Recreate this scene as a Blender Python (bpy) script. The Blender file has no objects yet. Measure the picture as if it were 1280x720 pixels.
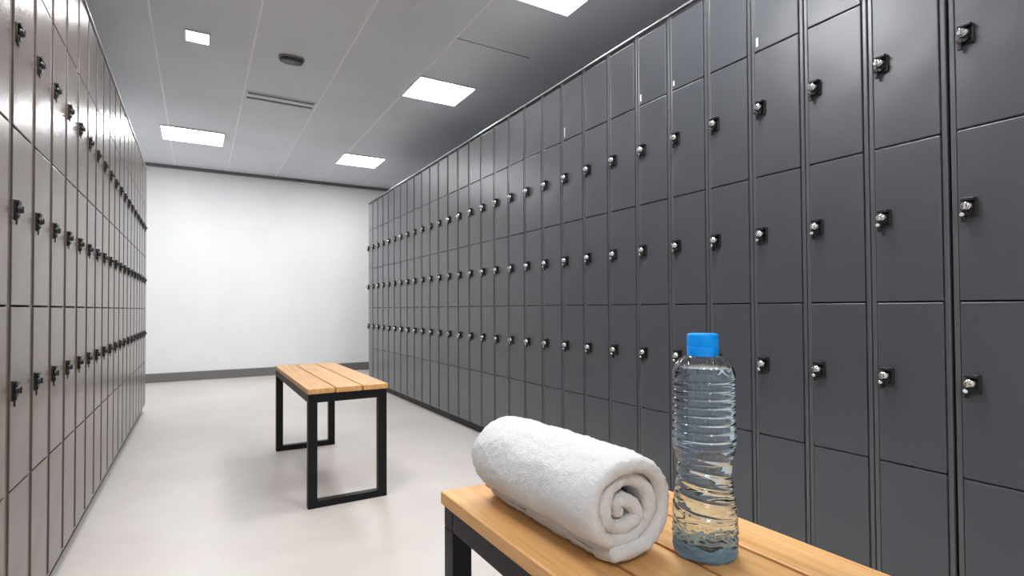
import bpy, bmesh, math, random
from mathutils import Vector, Matrix, noise
from math import sin, cos, pi, radians, sqrt, exp
R = random.Random(7)
S = bpy.context.scene
C = S.collection

# ---------------------------------------------------------------- helpers
def link(name, bm, mats, parent=None, loc=(0, 0, 0), smooth=False):
    me = bpy.data.meshes.new(name)
    bmesh.ops.recalc_face_normals(bm, faces=bm.faces)
    bm.to_mesh(me); bm.free()
    for m in (mats if isinstance(mats, (list, tuple)) else [mats]): me.materials.append(m)
    if smooth:
        for p in me.polygons: p.use_smooth = True
    o = bpy.data.objects.new(name, me); C.objects.link(o)
    o.location = loc
    if parent: o.parent = parent
    return o

def box(bm, x0, x1, y0, y1, z0, z1, bevel=0, mi=0, seg=2):
    v = [bm.verts.new((x, y, z)) for x in (x0, x1) for y in (y0, y1) for z in (z0, z1)]
    fs = [bm.faces.new([v[i] for i in q]) for q in
          ((0, 1, 3, 2), (4, 6, 7, 5), (0, 4, 5, 1), (2, 3, 7, 6), (0, 2, 6, 4), (1, 5, 7, 3))]
    for f in fs: f.material_index = mi
    if bevel:
        es = {e for f in fs for e in f.edges}
        r = bmesh.ops.bevel(bm, geom=list(es), offset=bevel, segments=seg, affect='EDGES', profile=.5)
        for f in r['faces']: f.material_index = mi
    return fs

def cyl(bm, p0, p1, r0, r1=None, n=20, mi=0, cap=True):
    r1 = r0 if r1 is None else r1
    p0, p1 = Vector(p0), Vector(p1)
    q = (p1 - p0).to_track_quat('Z', 'Y')
    a, b = [], []
    for i in range(n):
        t = 2 * pi * i / n; d = Vector((cos(t), sin(t), 0))
        a.append(bm.verts.new(p0 + q @ (d * r0))); b.append(bm.verts.new(p1 + q @ (d * r1)))
    fs = [bm.faces.new((a[i], a[(i + 1) % n], b[(i + 1) % n], b[i])) for i in range(n)]
    if cap: fs += [bm.faces.new(a[::-1]), bm.faces.new(b)]
    for f in fs: f.material_index = mi; f.smooth = True
    if cap: fs[-1].smooth = fs[-2].smooth = False

def empty(name, loc):
    o = bpy.data.objects.new(name, None); C.objects.link(o); o.location = loc; o.empty_display_size = .1
    return o

def tag(o, label=None, cat=None, group=None, kind=None):
    if label: o['label'] = label
    if cat: o['category'] = cat
    if group: o['group'] = group
    if kind: o['kind'] = kind
    return o

def copy_tree(o, parent=None, top=True):
    c = o.copy(); C.objects.link(c)
    if not top: c.parent = parent
    for ch in list(o.children): copy_tree(ch, c, False)
    return c

# ---------------------------------------------------------------- materials
def mat(name, col, rough=.5, metal=0, spec=.5, **kw):
    m = bpy.data.materials.new(name); m.use_nodes = True
    b = m.node_tree.nodes['Principled BSDF']
    b.inputs['Base Color'].default_value = (*col, 1)
    b.inputs['Roughness'].default_value = rough
    b.inputs['Metallic'].default_value = metal
    b.inputs['Specular IOR Level'].default_value = spec
    for k, v in kw.items(): b.inputs[k].default_value = v
    return m

def N(m, typ, **kw):
    n = m.node_tree.nodes.new(typ)
    for k, v in kw.items(): setattr(n, k, v)
    return n

def noise_mix(m, ca, cb, scale, stretch=(1, 1, 1), detail=4, lo=.35, hi=.65, rough=.5, coord='Object', bump=0, bdist=.002, rr=None):
    """base colour varies between ca and cb with procedural noise; optional bump and roughness range"""
    L = m.node_tree.links; b = m.node_tree.nodes['Principled BSDF']
    tc = N(m, 'ShaderNodeTexCoord'); mp = N(m, 'ShaderNodeMapping'); nz = N(m, 'ShaderNodeTexNoise')
    mp.inputs['Scale'].default_value = stretch
    nz.inputs['Scale'].default_value = scale; nz.inputs['Detail'].default_value = detail; nz.inputs['Roughness'].default_value = rough
    L.new(tc.outputs[coord], mp.inputs[0]); L.new(mp.outputs[0], nz.inputs['Vector'])
    r = N(m, 'ShaderNodeValToRGB')
    r.color_ramp.elements[0].position = lo; r.color_ramp.elements[0].color = (*ca, 1)
    r.color_ramp.elements[1].position = hi; r.color_ramp.elements[1].color = (*cb, 1)
    L.new(nz.outputs['Fac'], r.inputs[0]); L.new(r.outputs[0], b.inputs['Base Color'])
    if bump:
        bp = N(m, 'ShaderNodeBump'); bp.inputs['Strength'].default_value = bump; bp.inputs['Distance'].default_value = bdist
        L.new(nz.outputs['Fac'], bp.inputs['Height']); L.new(bp.outputs[0], b.inputs['Normal'])
    if rr:
        mr = N(m, 'ShaderNodeMapRange'); mr.inputs['To Min'].default_value = rr[0]; mr.inputs['To Max'].default_value = rr[1]
        L.new(nz.outputs['Fac'], mr.inputs['Value']); L.new(mr.outputs[0], b.inputs['Roughness'])
    return nz, r

def emit(name, col, s):
    m = bpy.data.materials.new(name); m.use_nodes = True; nt = m.node_tree
    nt.nodes.remove(nt.nodes['Principled BSDF'])
    e = nt.nodes.new('ShaderNodeEmission'); e.inputs[0].default_value = (*col, 1); e.inputs[1].default_value = s
    nt.links.new(e.outputs[0], nt.nodes['Material Output'].inputs[0])
    return m

# powder coated locker paint, very slightly wavy sheet metal
def paint(name, col, rough, spec=.5, sheen=0):
    m = mat(name, col, rough, spec=spec, **{'Sheen Weight': sheen, 'Sheen Roughness': .35})
    L = m.node_tree.links; b = m.node_tree.nodes['Principled BSDF']
    tc = N(m, 'ShaderNodeTexCoord')
    n1 = N(m, 'ShaderNodeTexNoise'); n1.inputs['Scale'].default_value = 5; n1.inputs['Detail'].default_value = 1
    n2 = N(m, 'ShaderNodeTexNoise'); n2.inputs['Scale'].default_value = 900; n2.inputs['Detail'].default_value = 1
    n3 = N(m, 'ShaderNodeTexNoise'); n3.inputs['Scale'].default_value = 42; n3.inputs['Detail'].default_value = 3
    for n in (n1, n2, n3): L.new(tc.outputs['Object'], n.inputs['Vector'])
    b1 = N(m, 'ShaderNodeBump'); b1.inputs['Strength'].default_value = .35; b1.inputs['Distance'].default_value = .01
    b2 = N(m, 'ShaderNodeBump'); b2.inputs['Strength'].default_value = .12; b2.inputs['Distance'].default_value = .0004
    L.new(n1.outputs['Fac'], b1.inputs['Height']); L.new(n2.outputs['Fac'], b2.inputs['Height'])
    L.new(b1.outputs[0], b2.inputs['Normal']); L.new(b2.outputs[0], b.inputs['Normal'])
    # sparse pale paint chips
    r = N(m, 'ShaderNodeValToRGB'); r.color_ramp.elements[0].position = .80; r.color_ramp.elements[1].position = .82
    r.color_ramp.elements[0].color = (*col, 1); r.color_ramp.elements[1].color = (.45, .45, .45, 1)
    L.new(n3.outputs['Fac'], r.inputs[0]); L.new(r.outputs[0], b.inputs['Base Color'])
    return m

M = {}
M['paint'] = paint('locker_paint', (.064, .068, .080), .33, .75, .35)
M['paint_l'] = paint('taupe_locker_paint', (.105, .074, .058), .27, .6, .07)
M['lip'] = mat('aluminium_edge', (.52, .53, .55), .3, .6)
M['frame'] = paint('locker_frame_paint', (.085, .088, .097), .28, .8)
M['frame_l'] = paint('taupe_frame_paint', (.13, .108, .095), .26, .6)
M['inside'] = mat('locker_inside', (.02, .02, .022), .6)
M['black'] = mat('black_plastic', (.012, .012, .013), .38)
M['chrome'] = mat('chrome', (.75, .75, .76), .16, 1)
M['steel'] = mat('black_powder_steel', (.006, .006, .0065), .45, spec=.25)
M['darkmetal'] = mat('dark_metal', (.06, .06, .062), .3, .8)
M['sticker'] = mat('white_sticker', (.75, .75, .76), .5)

M['floor'] = mat('epoxy_floor', (.5, .46, .43), .38)
noise_mix(M['floor'], (.53, .48, .445), (.64, .595, .56), 1.3, (1, 1, 1), 6, .3, .7, .6, 'Object', .04, .002, (.3, .46))
M['wall'] = mat('white_wall_paint', (.86, .87, .87), .6)
noise_mix(M['wall'], (.84, .855, .86), (.88, .885, .885), 2, detail=3, bump=.05, bdist=.002)
M['ceiling'] = mat('ceiling_panel', (.5, .5, .51), .5)
noise_mix(M['ceiling'], (.66, .685, .735), (.71, .735, .785), 1.5, detail=3)
M['tbar'] = mat('ceiling_joint_trim', (.86, .86, .87), .4)
M['shadowgap'] = mat('ceiling_edge_trim', (.16, .16, .16), .6)
M['darkwall'] = mat('bounce_cutting_wall', (.045, .045, .048), .6)  # unseen side wall, made dark so little light bounces to the ceiling
M['base'] = mat('grey_baseboard', (.17, .165, .16), .45)
M['vent'] = mat('vent_slot_grey', (.30, .30, .305), .5)
M['ventdark'] = mat('vent_slot_dark', (.12, .12, .125), .6)
M['lampframe'] = mat('lamp_frame', (.8, .8, .8), .4)
M['lamp'] = emit('lamp_diffuser', (.975, .985, 1), 43)
M['spot'] = emit('spot_diffuser', (.975, .985, 1), 50)
M['sensor'] = mat('sensor_dark', (.035, .035, .033), .35)
M['sensor2'] = mat('sensor_rim', (.22, .22, .21), .4)

# wood
def wood(name, ca, cb, cc):
    m = mat(name, ca, .42)
    nz, r = noise_mix(m, ca, cb, 7, (9, .55, 9), 6, .3, .72, .62, 'Object', .25, .0012, (.36, .52))
    e = r.color_ramp.elements.new(.52); e.color = (*cc, 1)
    oi = N(m, 'ShaderNodeObjectInfo'); L = m.node_tree.links
    mp = [n for n in m.node_tree.nodes if n.type == 'MAPPING'][0]
    mu = N(m, 'ShaderNodeVectorMath', operation='SCALE'); mu.inputs['Scale'].default_value = 13
    cb3 = N(m, 'ShaderNodeCombineXYZ')
    for i in range(3): L.new(oi.outputs['Random'], cb3.inputs[i])
    L.new(cb3.outputs[0], mu.inputs[0]); L.new(mu.outputs[0], mp.inputs['Location'])
    return m
M['wood'] = wood('pine_slat', (.52, .25, .075), (.74, .44, .19), (.66, .36, .135))

# towel cotton
M['towel'] = mat('towel_terry', (.76, .755, .755), .95, spec=.1)
b = M['towel'].node_tree.nodes['Principled BSDF']
b.inputs['Sheen Weight'].default_value = .35; b.inputs['Sheen Roughness'].default_value = .6
nzt = N(M['towel'], 'ShaderNodeTexNoise'); nzt.inputs['Scale'].default_value = 300; nzt.inputs['Detail'].default_value = 4; nzt.inputs['Roughness'].default_value = .7
tct = N(M['towel'], 'ShaderNodeTexCoord'); bpt = N(M['towel'], 'ShaderNodeBump'); bpt.inputs['Strength'].default_value = .8; bpt.inputs['Distance'].default_value = .004
Lt = M['towel'].node_tree.links
Lt.new(tct.outputs['Object'], nzt.inputs['Vector']); Lt.new(nzt.outputs['Fac'], bpt.inputs['Height']); Lt.new(bpt.outputs[0], b.inputs['Normal'])

# bottle
M['pet'] = mat('clear_pet', (.90, .96, 1.0), .02, **{'Transmission Weight': 1.0, 'IOR': 1.45})
M['petbase'] = mat('pet_blue_reflection', (.45, .76, 1.0), .08, **{'Transmission Weight': .75, 'IOR': 1.4})  # blue cap reflections at the bottom, put into the base colour
M['water'] = mat('water', (.84, .93, 1.0), 0, **{'Transmission Weight': 1.0, 'IOR': 1.33})
M['cap'] = mat('blue_cap', (.0, .33, 1.0), .35, spec=.3)

# ---------------------------------------------------------------- setting
XR, XL = 1.645, -.385            # front planes of the two locker rows
WY, CEIL = 7.54, 2.57
WX0, WX1, NY = -.93, 2.62, -2.4
def slab(name, x0, x1, y0, y1, z0, z1, m):
    bm = bmesh.new(); box(bm, x0, x1, y0, y1, z0, z1)
    return tag(link(name, bm, m), kind='structure')
slab('floor', WX0 - .1, WX1 + .1, NY - .1, WY + .1, -.1, 0, M['floor'])
slab('ceiling', WX0 - .1, WX1 + .1, NY - .1, WY + .1, CEIL, CEIL + .1, M['ceiling'])
slab('wall_far', WX0 - .1, WX1 + .1, WY, WY + .1, 0, CEIL, M['wall'])
slab('wall_near', WX0 - .1, WX1 + .1, NY - .1, NY, 0, CEIL, M['wall'])
slab('wall_left', WX0 - .1, WX0, NY, WY, 0, CEIL, M['wall'])
slab('wall_right', WX1, WX1 + .1, NY, WY, 0, CEIL, M['darkwall'])
bm = bmesh.new(); box(bm, WX0, WX1, WY - .018, WY, 0, .105, .004)
tag(link('baseboard_far', bm, M['base']), kind='structure')
slab('trim_1', WX0, WX1, WY - .03, WY, CEIL - .035, CEIL, M['shadowgap'])
# ceiling panel joints
k = 2
for i, xx in enumerate((-.249, .303, .855, 1.407)):
    slab('trim_%d' % k, xx - .006, xx + .006, NY, WY - .03, CEIL - .003, CEIL, M['tbar']); k += 1
slab('trim_%d' % k, 1.413, 1.965, 3.09, 3.097, CEIL - .0015, CEIL, M['shadowgap']); k += 1

# ---------------------------------------------------------------- ceiling lights
def light_panel(x0, x1, y0, y1, label, spot=False):
    cx, cy = (x0 + x1) / 2, (y0 + y1) / 2; a, c = (x1 - x0) / 2, (y1 - y0) / 2
    t = tag(empty('ceiling_light', (cx, cy, CEIL)), label, 'ceiling light', 'ceiling lights')
    fw = .012
    bm = bmesh.new()
    box(bm, -a, a, -c, -c + fw, -.012, 0, .003); box(bm, -a, a, c - fw, c, -.012, 0, .003)
    box(bm, -a, -a + fw, -c + fw, c - fw, -.012, 0, .003); box(bm, a - fw, a, -c + fw, c - fw, -.012, 0, .003)
    link('frame', bm, M['lampframe'], t)
    bm = bmesh.new(); box(bm, -a + fw, a - fw, -c + fw, c - fw, -.008, -.001)
    link('diffuser', bm, M['spot'] if spot else M['lamp'], t)
    return t
light_panel(1.40, 1.87, 2.06, 2.53, 'bright square ceiling panel cut off by the top edge, above the right lockers')
light_panel(1.40, 1.87, 3.72, 4.14, 'glowing ceiling panel in the middle of the right-hand run of lights')
light_panel(1.38, 1.85, 6.0, 6.46, 'glowing ceiling panel furthest along, near the end of the dark right lockers')
light_panel(-.32, .22, 5.9, 6.37, 'wide glowing ceiling panel at far left, close to the white wall')
light_panel(-.085, .06, 3.80, 3.96, 'small square glowing downlight, the smallest of the ceiling lights', True)
# unseen panels; those over the camera and aisle are added to brighten the foreground
light_panel(.93, 1.39, .85, 1.31, 'added unseen ceiling panel over the camera, outside the picture')
light_panel(-.32, .22, 1.45, 1.92, 'added unseen ceiling panel over the aisle, above the picture')
light_panel(-.32, .22, -1.4, -.93, 'square ceiling panel behind the camera, outside the picture')

# ---------------------------------------------------------------- sensor and vent
t = tag(empty('ceiling_sensor', (.543, 3.91, CEIL)), 'small dark oval sensor on the ceiling between two light joint lines', 'sensor')
def oval(bm, a, c, z0, z1, n=40, inset=.9, ox=0):
    lo, hi, mid = [], [], []
    for i in range(n):
        th = 2 * pi * i / n
        ex = abs(cos(th)) ** .7 * (1 if cos(th) > 0 else -1); ey = abs(sin(th)) ** .7 * (1 if sin(th) > 0 else -1)
        hi.append(bm.verts.new((ox + a * ex, c * ey, z1))); mid.append(bm.verts.new((ox + a * ex, c * ey, z0 * .7 + z1 * .3)))
        lo.append(bm.verts.new((ox + a * inset * ex, c * inset * ey, z0)))
    for i in range(n):
        j = (i + 1) % n
        bm.faces.new((hi[i], hi[j], mid[j], mid[i])); bm.faces.new((mid[i], mid[j], lo[j], lo[i]))
    bm.faces.new(lo[::-1]); bm.faces.new(hi)
bm = bmesh.new(); oval(bm, .084, .058, -.010, 0); link('rim', bm, M['sensor2'], t)
bm = bmesh.new(); oval(bm, .074, .047, -.030, -.010, inset=.8); link('housing', bm, M['sensor'], t)
bm = bmesh.new(); bmesh.ops.create_uvsphere(bm, u_segments=20, v_segments=12, radius=.022, matrix=Matrix.Translation((.042, -.012, -.026)))
link('lens', bm, M['sensor2'], t, smooth=True)

t = tag(empty('ceiling_vent', (.58, 4.74, CEIL)), 'long narrow grey slot vent in the ceiling beyond the dark oval sensor', 'vent')
bm = bmesh.new()
box(bm, -.262, .262, -.085, -.072, -.006, 0, .001); box(bm, -.262, .262, .072, .085, -.006, 0, .001)
box(bm, -.262, -.250, -.072, .072, -.006, 0, .001); box(bm, .250, .262, -.072, .072, -.006, 0, .001)
box(bm, -.25, .25, -.03, .03, -.005, 0, .001)
link('frame', bm, M['ceiling'], t)
for y0, y1 in ((-.071, -.031), (.031, .071)):
    bm = bmesh.new(); box(bm, -.249, .249, y0, y1, -.0015, 0)
    for q in range(3): box(bm, -.249, .249, y0 + .008 + q * .012, y0 + .010 + q * .012, -.005, -.0015)
    link('slot', bm, M['vent'], t)

# ---------------------------------------------------------------- lockers
# local frame: front faces -Y... built facing -X (right row): x=0 is the front plane, +x goes into the cabinet, y runs along the row
ZT, S1, S2, S3, S4, ZB = 2.03, 1.719, 1.290, .861, .421, .062
DEPTH = .5
def squash(bm, pr, zc):
    for v in bm.verts:
        v.co.x = -.003 + (v.co.x + .003) * pr; v.co.z = zc + (v.co.z - zc) * .88

def make_column(w, pm, fm, km, pr=1.0,  name='locker_cabinet'):
    root = empty(name, (0, 0, 0))
    h = w / 2 - .0012; st = .0125
    bm = bmesh.new()
    box(bm, 0, DEPTH, -h, -h + st, .055, ZT, .0028); box(bm, 0, DEPTH, h - st, h, .055, ZT, .0028)      # sides
    box(bm, 0, DEPTH, -h + st, h - st, ZT - .016, ZT - .0005, 0, 1)                                      # top, unseen, made dark to cut light bounced onto the ceiling
    for z in (S1, S2, S3, S4): box(bm, .016, DEPTH - .01, -h + st, h - st, z - .004, z + .004, 0, 1)    # shelves
    box(bm, 0, DEPTH, -h + st, h - st, .055, ZB + .004, 0)
    box(bm, DEPTH - .01, DEPTH, -h + st, h - st, ZB, ZT - .016)
    link('body', bm, [fm, M['inside']], root)
    bm = bmesh.new(); box(bm, -.007, .02, -h, h, ZT, ZT + .008, .002); link('top_edge', bm, M['lip'], root)
    bm = bmesh.new(); box(bm, .022, DEPTH, -h, h, 0, .055); link('plinth', bm, M['steel'], root)
    zs = [ZT - .016, S1, S2, S3, S4, ZB]
    dh = h - st - .0018
    for i in range(5):
        z1, z0 = zs[i] - .0022, zs[i + 1] + .0022
        bm = bmesh.new()
        box(bm, -.003, .012, -dh, dh, -(z1 - z0) / 2, (z1 - z0) / 2, .0022, seg=2)
        d = link('door', bm, pm, root, (0, 0, (z0 + z1) / 2))
        if 1 <= i <= 3:
            # lock sits on the viewer's left of the door (+y in this frame)
            zc = .54 * (z1 - z0) - (z1 - z0) / 2; yc = dh - .024
            bm = bmesh.new()
            box(bm, -.010, -.003, yc - .016, yc + .014, zc - .028, zc + .027, .0025)
            box(bm, -.024, -.010, yc - .015, yc + .013, zc + .017, zc + .026, .002)      # little hood
            cyl(bm, (-.010, yc + .002, zc - .013), (-.019, yc + .002, zc - .013), .011, .010, 18)
            box(bm, -.017, -.010, yc + .006, yc + .015, zc - .042, zc - .012, .002)       # hasp tail
            squash(bm, pr, zc)
            link('lock_plate', bm, M['black'], d)
            bm = bmesh.new()
            cyl(bm, (-.010, yc, zc + .004), (-.028, yc + .003, zc + .001), .0125, .0105, 22)
            cyl(bm, (-.028, yc + .003, zc + .001), (-.031, yc + .003, zc + .001), .0105, .007, 22)
            box(bm, -.037, -.030, yc + .001, yc + .005, zc - .008, zc + .010, .001)       # turn bar
            cyl(bm, (-.019, yc + .010, zc - .019), (-.024, yc + .010, zc - .021), .0055, .005, 14)
            squash(bm, pr, zc)
            link('lock_knob', bm, km, d)
    return root

ORD = ['', 'first', 'second', 'third', 'fourth', 'fifth', 'sixth', 'seventh', 'eighth', 'ninth', 'tenth', 'eleventh',
       'twelfth', 'thirteenth', 'fourteenth', 'fifteenth', 'sixteenth', 'seventeenth']
W_R, Y0_R, N_R = .1857, .609, 29
protoR = make_column(W_R, M['paint'], M['frame'], M['chrome'])
first = True
for k in range(-4, N_R):
    o = protoR if first else copy_tree(protoR); first = False
    o.location = (XR, Y0_R + (k + .5) * W_R + (-.003 if k < 0 else .001), 0)
    n_near, n_far = k + 2, N_R - k
    if k < -1: lab = 'dark grey locker cabinet past the right edge, outside the picture'
    elif k == -1: lab = 'dark grey locker cabinet cut off by the right edge of the photo'
    elif n_near <= 15: lab = 'dark grey locker cabinet, %s from the right edge of the photo' % ORD[n_near]
    elif n_far == 1: lab = 'dark grey locker cabinet ending the right-hand row beside the white wall'
    else: lab = 'dark grey locker cabinet, %s from the white-wall end of the right-hand row' % ORD[n_far]
    tag(o, lab, 'locker', 'lockers of the right-hand row' if k >= -1 else 'right lockers outside the picture')
    for kk, nm in ((4, .02), (5, .03), (8, .05), (2, .03)):
        if k == kk:
            bm = bmesh.new(); yy = W_R / 2 - .026
            box(bm, -.0036, -.003, yy - .004, yy + .004, S1 + .018, S1 + .018 + nm, .0002)
            tag(link('sticker', bm, M['sticker'], o), 'small white sticker')

W_L, Y0_L, N_L = .20, 1.675, 19
protoL = make_column(W_L, M['paint_l'], M['frame_l'], M['darkmetal'], .5)
first = True
for k in range(-4, N_L):
    o = protoL if first else copy_tree(protoL); first = False
    o.location = (XL, Y0_L + (k + .5) * W_L, 0); o.rotation_euler = (0, 0, pi)
    n_near, n_far = k + 2, N_L - k
    if k < -1: lab = 'grey locker cabinet past the left edge, outside the picture'
    elif k == -1: lab = 'shiny grey locker cabinet cut off by the left edge of the photo'
    elif n_near <= 10: lab = 'shiny grey locker cabinet, %s from the left edge of the photo' % ORD[n_near]
    elif n_far == 1: lab = 'shiny grey locker cabinet ending the left-hand row beside the white wall'
    else: lab = 'shiny grey locker cabinet, %s from the white-wall end of the left-hand row' % ORD[n_far]
    tag(o, lab, 'locker', 'lockers of the left-hand row' if k >= -1 else 'left lockers outside the picture')

# ---------------------------------------------------------------- benches
def bench(x0, x1, y0, y1, nsl, H, label, leg_in=.012):
    cx, cy = (x0 + x1) / 2, (y0 + y1) / 2; a, c = (x1 - x0) / 2, (y1 - y0) / 2
    t = tag(empty('bench', (cx, cy, 0)), label, 'bench')
    th, gap = .023, .006
    sw = (2 * a - gap * (nsl - 1)) / nsl
    for i in range(nsl):
        xx = -a + i * (sw + gap)
        bm = bmesh.new(); box(bm, -sw / 2, sw / 2, -c, c, -th / 2, th / 2, .0025)
        link('slat', bm, M['wood'], t, (xx + sw / 2, 0, H - th / 2))
    zt = H - th; u = .038; A = a - .004; Cc = c - .008
    for sx in (-1, 1):
        for sy in (-1, 1):
            bm = bmesh.new(); xa, ya = sx * (A - u / 2), sy * (Cc - u / 2)
            box(bm, -u / 2, u / 2, -u / 2, u / 2, 0, zt - u, .002); link('leg', bm, M['steel'], t, (xa, ya, 0))
        bm = bmesh.new(); box(bm, -u / 2, u / 2, -Cc + u, Cc - u, -u, 0, .002)
        link('side_rail', bm, M['steel'], t, (sx * (A - u / 2), 0, zt))
    for sy in (-1, 1):
        bm = bmesh.new(); box(bm, -A, A, -u / 2, u / 2, -u, 0, .002); link('end_rail', bm, M['steel'], t, (0, sy * (Cc - u / 2), zt))
        bm = bmesh.new(); box(bm, -A + u, A - u, -u / 2, u / 2, 0, u * .8, .002); link('foot_bar', bm, M['steel'], t, (0, sy * (Cc - u / 2), 0))
    return t
BH = .51
bench(.39, .757, -.20, .934, 4, BH, 'wooden slatted bench in the foreground carrying the towel and the bottle')
bench(.400, .748, 2.40, 3.53, 3, BH, 'empty wooden slatted bench with black steel legs standing further down the aisle')

# ---------------------------------------------------------------- rolled towel
def towel():
    cx, Yn, Yf = .489, .540, .870
    cy = (Yn + Yf) / 2; Lh = (Yf - Yn) / 2
    bm = bmesh.new()
    turns, r0, pitch, T = 3.0, .0735, .0222, .0215
    NU = 330; a0 = radians(247)
    # loop around one ribbon: outer side, rounded near end, inner side, rounded far end
    loop = []
    ns, ne = 100, 9
    for i in range(ns): loop.append((1, 1 - 2 * i / (ns - 1), 0))
    for i in range(1, ne): loop.append((cos(pi * i / ne), -1, sin(pi * i / ne)))
    for i in range(ns): loop.append((-1, -1 + 2 * i / (ns - 1), 0))
    for i in range(1, ne): loop.append((-cos(pi * i / ne), 1, sin(pi * i / ne)))
    def centre(s, y):
        ang = a0 + s * turns * 2 * pi
        r = r0 - pitch * s * turns
        if s > .93: r += (s - .93) * .02
        q = Vector((cos(ang) * r * 9, sin(ang) * r * 9, y * 3 + 5 + r * 6))
        w = .0038 * noise.noise(q) * min(1, r / .03)
        r += w
        # the layers swell and sag unevenly
        x = cos(ang) * r * 1.06 + .002 * sin(y * 11 + r * 50); z = sin(ang) * r * .93
        # outer wrap is loose above the inner roll
        z += .003 * max(0, sin(ang)) * (1 if r > .055 else 0) - .0045 * (1 - r / r0)
        x += .006 * (1 - r / r0)
        if s > .66:
            k = (s - .66) / .34; x += .004 * sin(k * 9); z += .004 * cos(k * 7) - .004
        zb = -.0575
        if z < zb: z = zb - (1 - exp(-(zb - z) / .010)) * .006
        if s < .06: z += 0
        return Vector((x, 0, z))
    rows = []
    for i in range(NU + 1):
        s = i / NU
        e = min(s, 1 - s) * turns * 2 * pi * (r0 if s < .5 else .012)
        tk = min(1, sqrt(max(0.0, 1 - (1 - min(1, e / .009)) ** 2)) + .05)
        row = []
        sink = .010 * noise.noise(Vector((s * 9, 3.1, 0))) + .006 * s
        if s < .30: sink -= .004
        for (n, yy, b) in loop:
            near = yy < 0
            y = yy * (Lh - T / 2)
            p0 = centre(max(0, s - .003), y); p1 = centre(min(1, s + .003), y); pc = centre(s, y)
            tg = (p1 - p0).normalized(); nn = Vector((-tg.z, 0, tg.x))
            if nn.dot(Vector((pc.x, 0, pc.z))) < 0 and s < .9: nn = -nn
            elif s >= .9: nn = -Vector((-tg.z, 0, tg.x)) if Vector((-tg.z, 0, tg.x)).dot(Vector((cos(a0 + s * turns * 2 * pi), 0, sin(a0 + s * turns * 2 * pi)))) < 0 else Vector((-tg.z, 0, tg.x))
            edge = max(0, (abs(y) - (Lh - .035)) / .035)
            pull = .006 * edge ** 2 * (1 if s < .36 else .2)      # outer layers curl inward at the ends
            pos = pc + nn * (n * T / 2 * tk) - Vector((cos(a0 + s * turns * 2 * pi), 0, sin(a0 + s * turns * 2 * pi))) * pull
            ye = y + (-1 if near else 1) * b * T / 2 * tk * 1.1
            if near: ye += sink * min(1, max(0, (-yy - .6) / .4))
            pos.y = ye
            # terry pile
            q = pos * 1.0
            d = .0016 * noise.noise(q * 90) + .0014 * noise.noise(q * 200) + .0022 * noise.noise(q * 26) + .0009 * noise.noise(q * 430)
            pos += (nn * n + Vector((0, -1 if near else 1, 0)) * b) * d
            row.append(bm.verts.new(pos))
        rows.append(row)
    m = len(loop)
    for i in range(NU):
        for j in range(m):
            k = (j + 1) % m
            bm.faces.new((rows[i][j], rows[i][k], rows[i + 1][k], rows[i + 1][j]))
    bm.faces.new(rows[0]); bm.faces.new(rows[-1][::-1])
    zmin = min(v.co.z for v in bm.verts)
    o = link('rolled_towel', bm, M['towel'], None, (cx, cy, BH - zmin + .0002), smooth=True)
    tag(o, 'thick white towel rolled up and lying on the foreground wooden bench', 'towel')
towel()

# ---------------------------------------------------------------- water bottle
def lathe(bm, prof, n=96, mod=None, capb=True, capt=True):
    rings = []
    for (r, z) in prof:
        ring = []
        for i in range(n):
            th = 2 * pi * i / n
            rr = r + (mod(th, z) if mod else 0)
            ring.append(bm.verts.new((rr * cos(th), rr * sin(th), z)))
        rings.append(ring)
    for a, b in zip(rings, rings[1:]):
        for i in range(n):
            j = (i + 1) % n; bm.faces.new((a[i], a[j], b[j], b[i]))
    if capb: bm.faces.new(rings[0][::-1])
    if capt: bm.faces.new(rings[-1])
def sm(a, b, x):
    t = max(0, min(1, (x - a) / (b - a))); return t * t * (3 - 2 * t)
def body_r(z):
    # silhouette: flared base, waist, ribbed barrel, shoulder, neck
    if z < .012: return .0355 + .0075 * sqrt(max(0, 1 - ((.012 - z) / .012) ** 2))
    r = .043
    r -= .0062 * sm(.055, .112, z)
    r += .0057 * sm(.128, .150, z)
    if z > .236:
        t = min(1, (z - .236) / .038); r = .0185 + .0240 * max(0, 1 - t ** 2.2) ** .62
    return r
def body_mod(th, z):
    d = 0
    k = sm(.148, .156, z) * (1 - sm(.238, .246, z))             # barrel rings
    ring = (max(0, cos((z - .150) / .0112 * 2 * pi))) ** 3
    side = .35 + .65 * sm(-.75, -.35, sin(th * 1.0 - 1.0))
    d -= .0024 * ring * k * side
    w = sm(.050, .065, z) * (1 - sm(.138, .148, z))             # swirled waist
    d -= .0026 * w * max(0, sin(th * 2 + z * 330)) ** 2
    d += .0012 * w * noise.noise(Vector((cos(th) * 2, sin(th) * 2, z * 90)))
    bq = 1 - sm(.014, .030, z)                                  # crinkled petaloid base
    d -= .0030 * bq * (.5 + .5 * cos(5 * th)) * sm(0, .01, z)
    d += .0026 * (1 - sm(.03, .055, z)) * noise.noise(Vector((cos(th) * 6, sin(th) * 6, z * 210))) + .0012 * (1 - sm(.02, .04, z)) * noise.noise(Vector((cos(th) * 14, sin(th) * 14, z * 420)))
    s_ = sm(.240, .250, z) * (1 - sm(.262, .270, z))
    d += .0012 * s_ * cos(12 * th)
    return d
bt = tag(empty('water_bottle', (.607, .512, BH)), 'clear ribbed plastic water bottle with blue cap standing on the foreground bench', 'bottle')
bt.rotation_euler = (0, 0, radians(40))
HN = .280
zs = [HN * i / 420 for i in range(421)]
bm = bmesh.new()
outer = [(body_r(z), z) for z in zs]
lathe(bm, outer, 120, body_mod, True, False)
th_ = .0007
inner = [(body_r(z) - th_, z) for z in zs if z > .002]
bm2 = bmesh.new()
lathe(bm2, inner, 120, body_mod, True, False)
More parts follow.
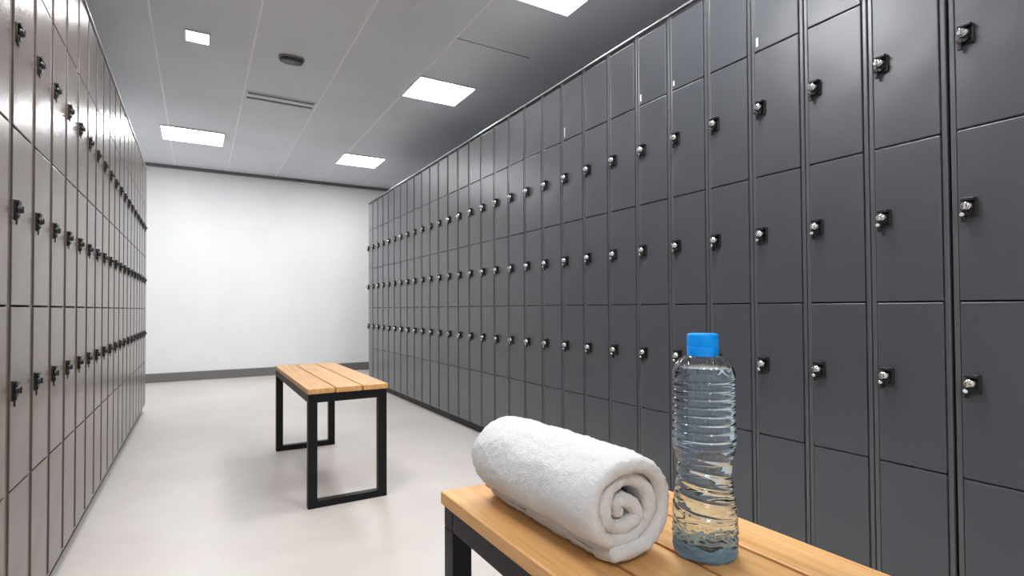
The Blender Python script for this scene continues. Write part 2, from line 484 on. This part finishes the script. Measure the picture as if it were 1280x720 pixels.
bmesh.ops.recalc_face_normals(bm, faces=bm.faces)
bmesh.ops.recalc_face_normals(bm2, faces=bm2.faces)
bmesh.ops.reverse_faces(bm2, faces=bm2.faces)
tmp = bpy.data.meshes.new('tmp'); bm2.to_mesh(tmp); bm2.free(); bm.from_mesh(tmp); bpy.data.meshes.remove(tmp)
# close the neck rim between the two skins
bd = [e for e in bm.edges if e.is_boundary]
bmesh.ops.bridge_loops(bm, edges=bd)
me = bpy.data.meshes.new('bottle_body'); bm.to_mesh(me); bm.free(); me.materials.append(M['pet']); me.materials.append(M['petbase'])
for p in me.polygons:
    p.use_smooth = True
    if p.center.z < .021 + .006 * noise.noise(p.center * 60): p.material_index = 1
ob = bpy.data.objects.new('bottle_body', me); C.objects.link(ob); ob.parent = bt
bm = bmesh.new()
wt = [(body_r(z) - th_ * .75, z) for z in zs if .0024 < z < .258]
lathe(bm, wt, 120, body_mod)
link('water', bm, M['water'], bt, smooth=True)
# cap with knurled skirt and tamper ring
bm = bmesh.new()
def knurl(th, z): return .00025 * cos(60 * th) if .286 < z < .300 else 0
lathe(bm, [(.0190, .2718), (.0209, .2722), (.0209, .2850), (.0203, .2856), (.0203, .2862), (.0208, .2868), (.0206, .3005), (.0198, .3025), (.0175, .3033), (.004, .3033)], 192, knurl)
link('cap', bm, M['cap'], bt, smooth=False)

# ---------------------------------------------------------------- camera, world, view
cam = bpy.data.cameras.new('camera'); co = bpy.data.objects.new('camera', cam); C.objects.link(co)
co.location = (0, 0, .85)
ROLL = radians(-.3)
co.rotation_euler = (Matrix.Rotation(radians(-30.327), 3, 'Z') @ Matrix.Rotation(radians(91.0), 3, 'X') @ Matrix.Rotation(ROLL, 3, 'Z')).to_euler()
cam.sensor_fit = 'HORIZONTAL'; cam.sensor_width = 36; cam.lens = 670 / 1280 * 36
cam.shift_y = (15.3 - 2.0) / 1280; cam.clip_start = .02
S.camera = co
w = bpy.data.worlds.new('world'); S.world = w; w.use_nodes = True
w.node_tree.nodes['Background'].inputs[0].default_value = (.5, .52, .55, 1)
w.node_tree.nodes['Background'].inputs[1].default_value = .1
S.view_settings.view_transform = 'Standard'; S.view_settings.look = 'None'
S.view_settings.exposure = 0; S.view_settings.gamma = 1; S.view_settings.use_curve_mapping = False
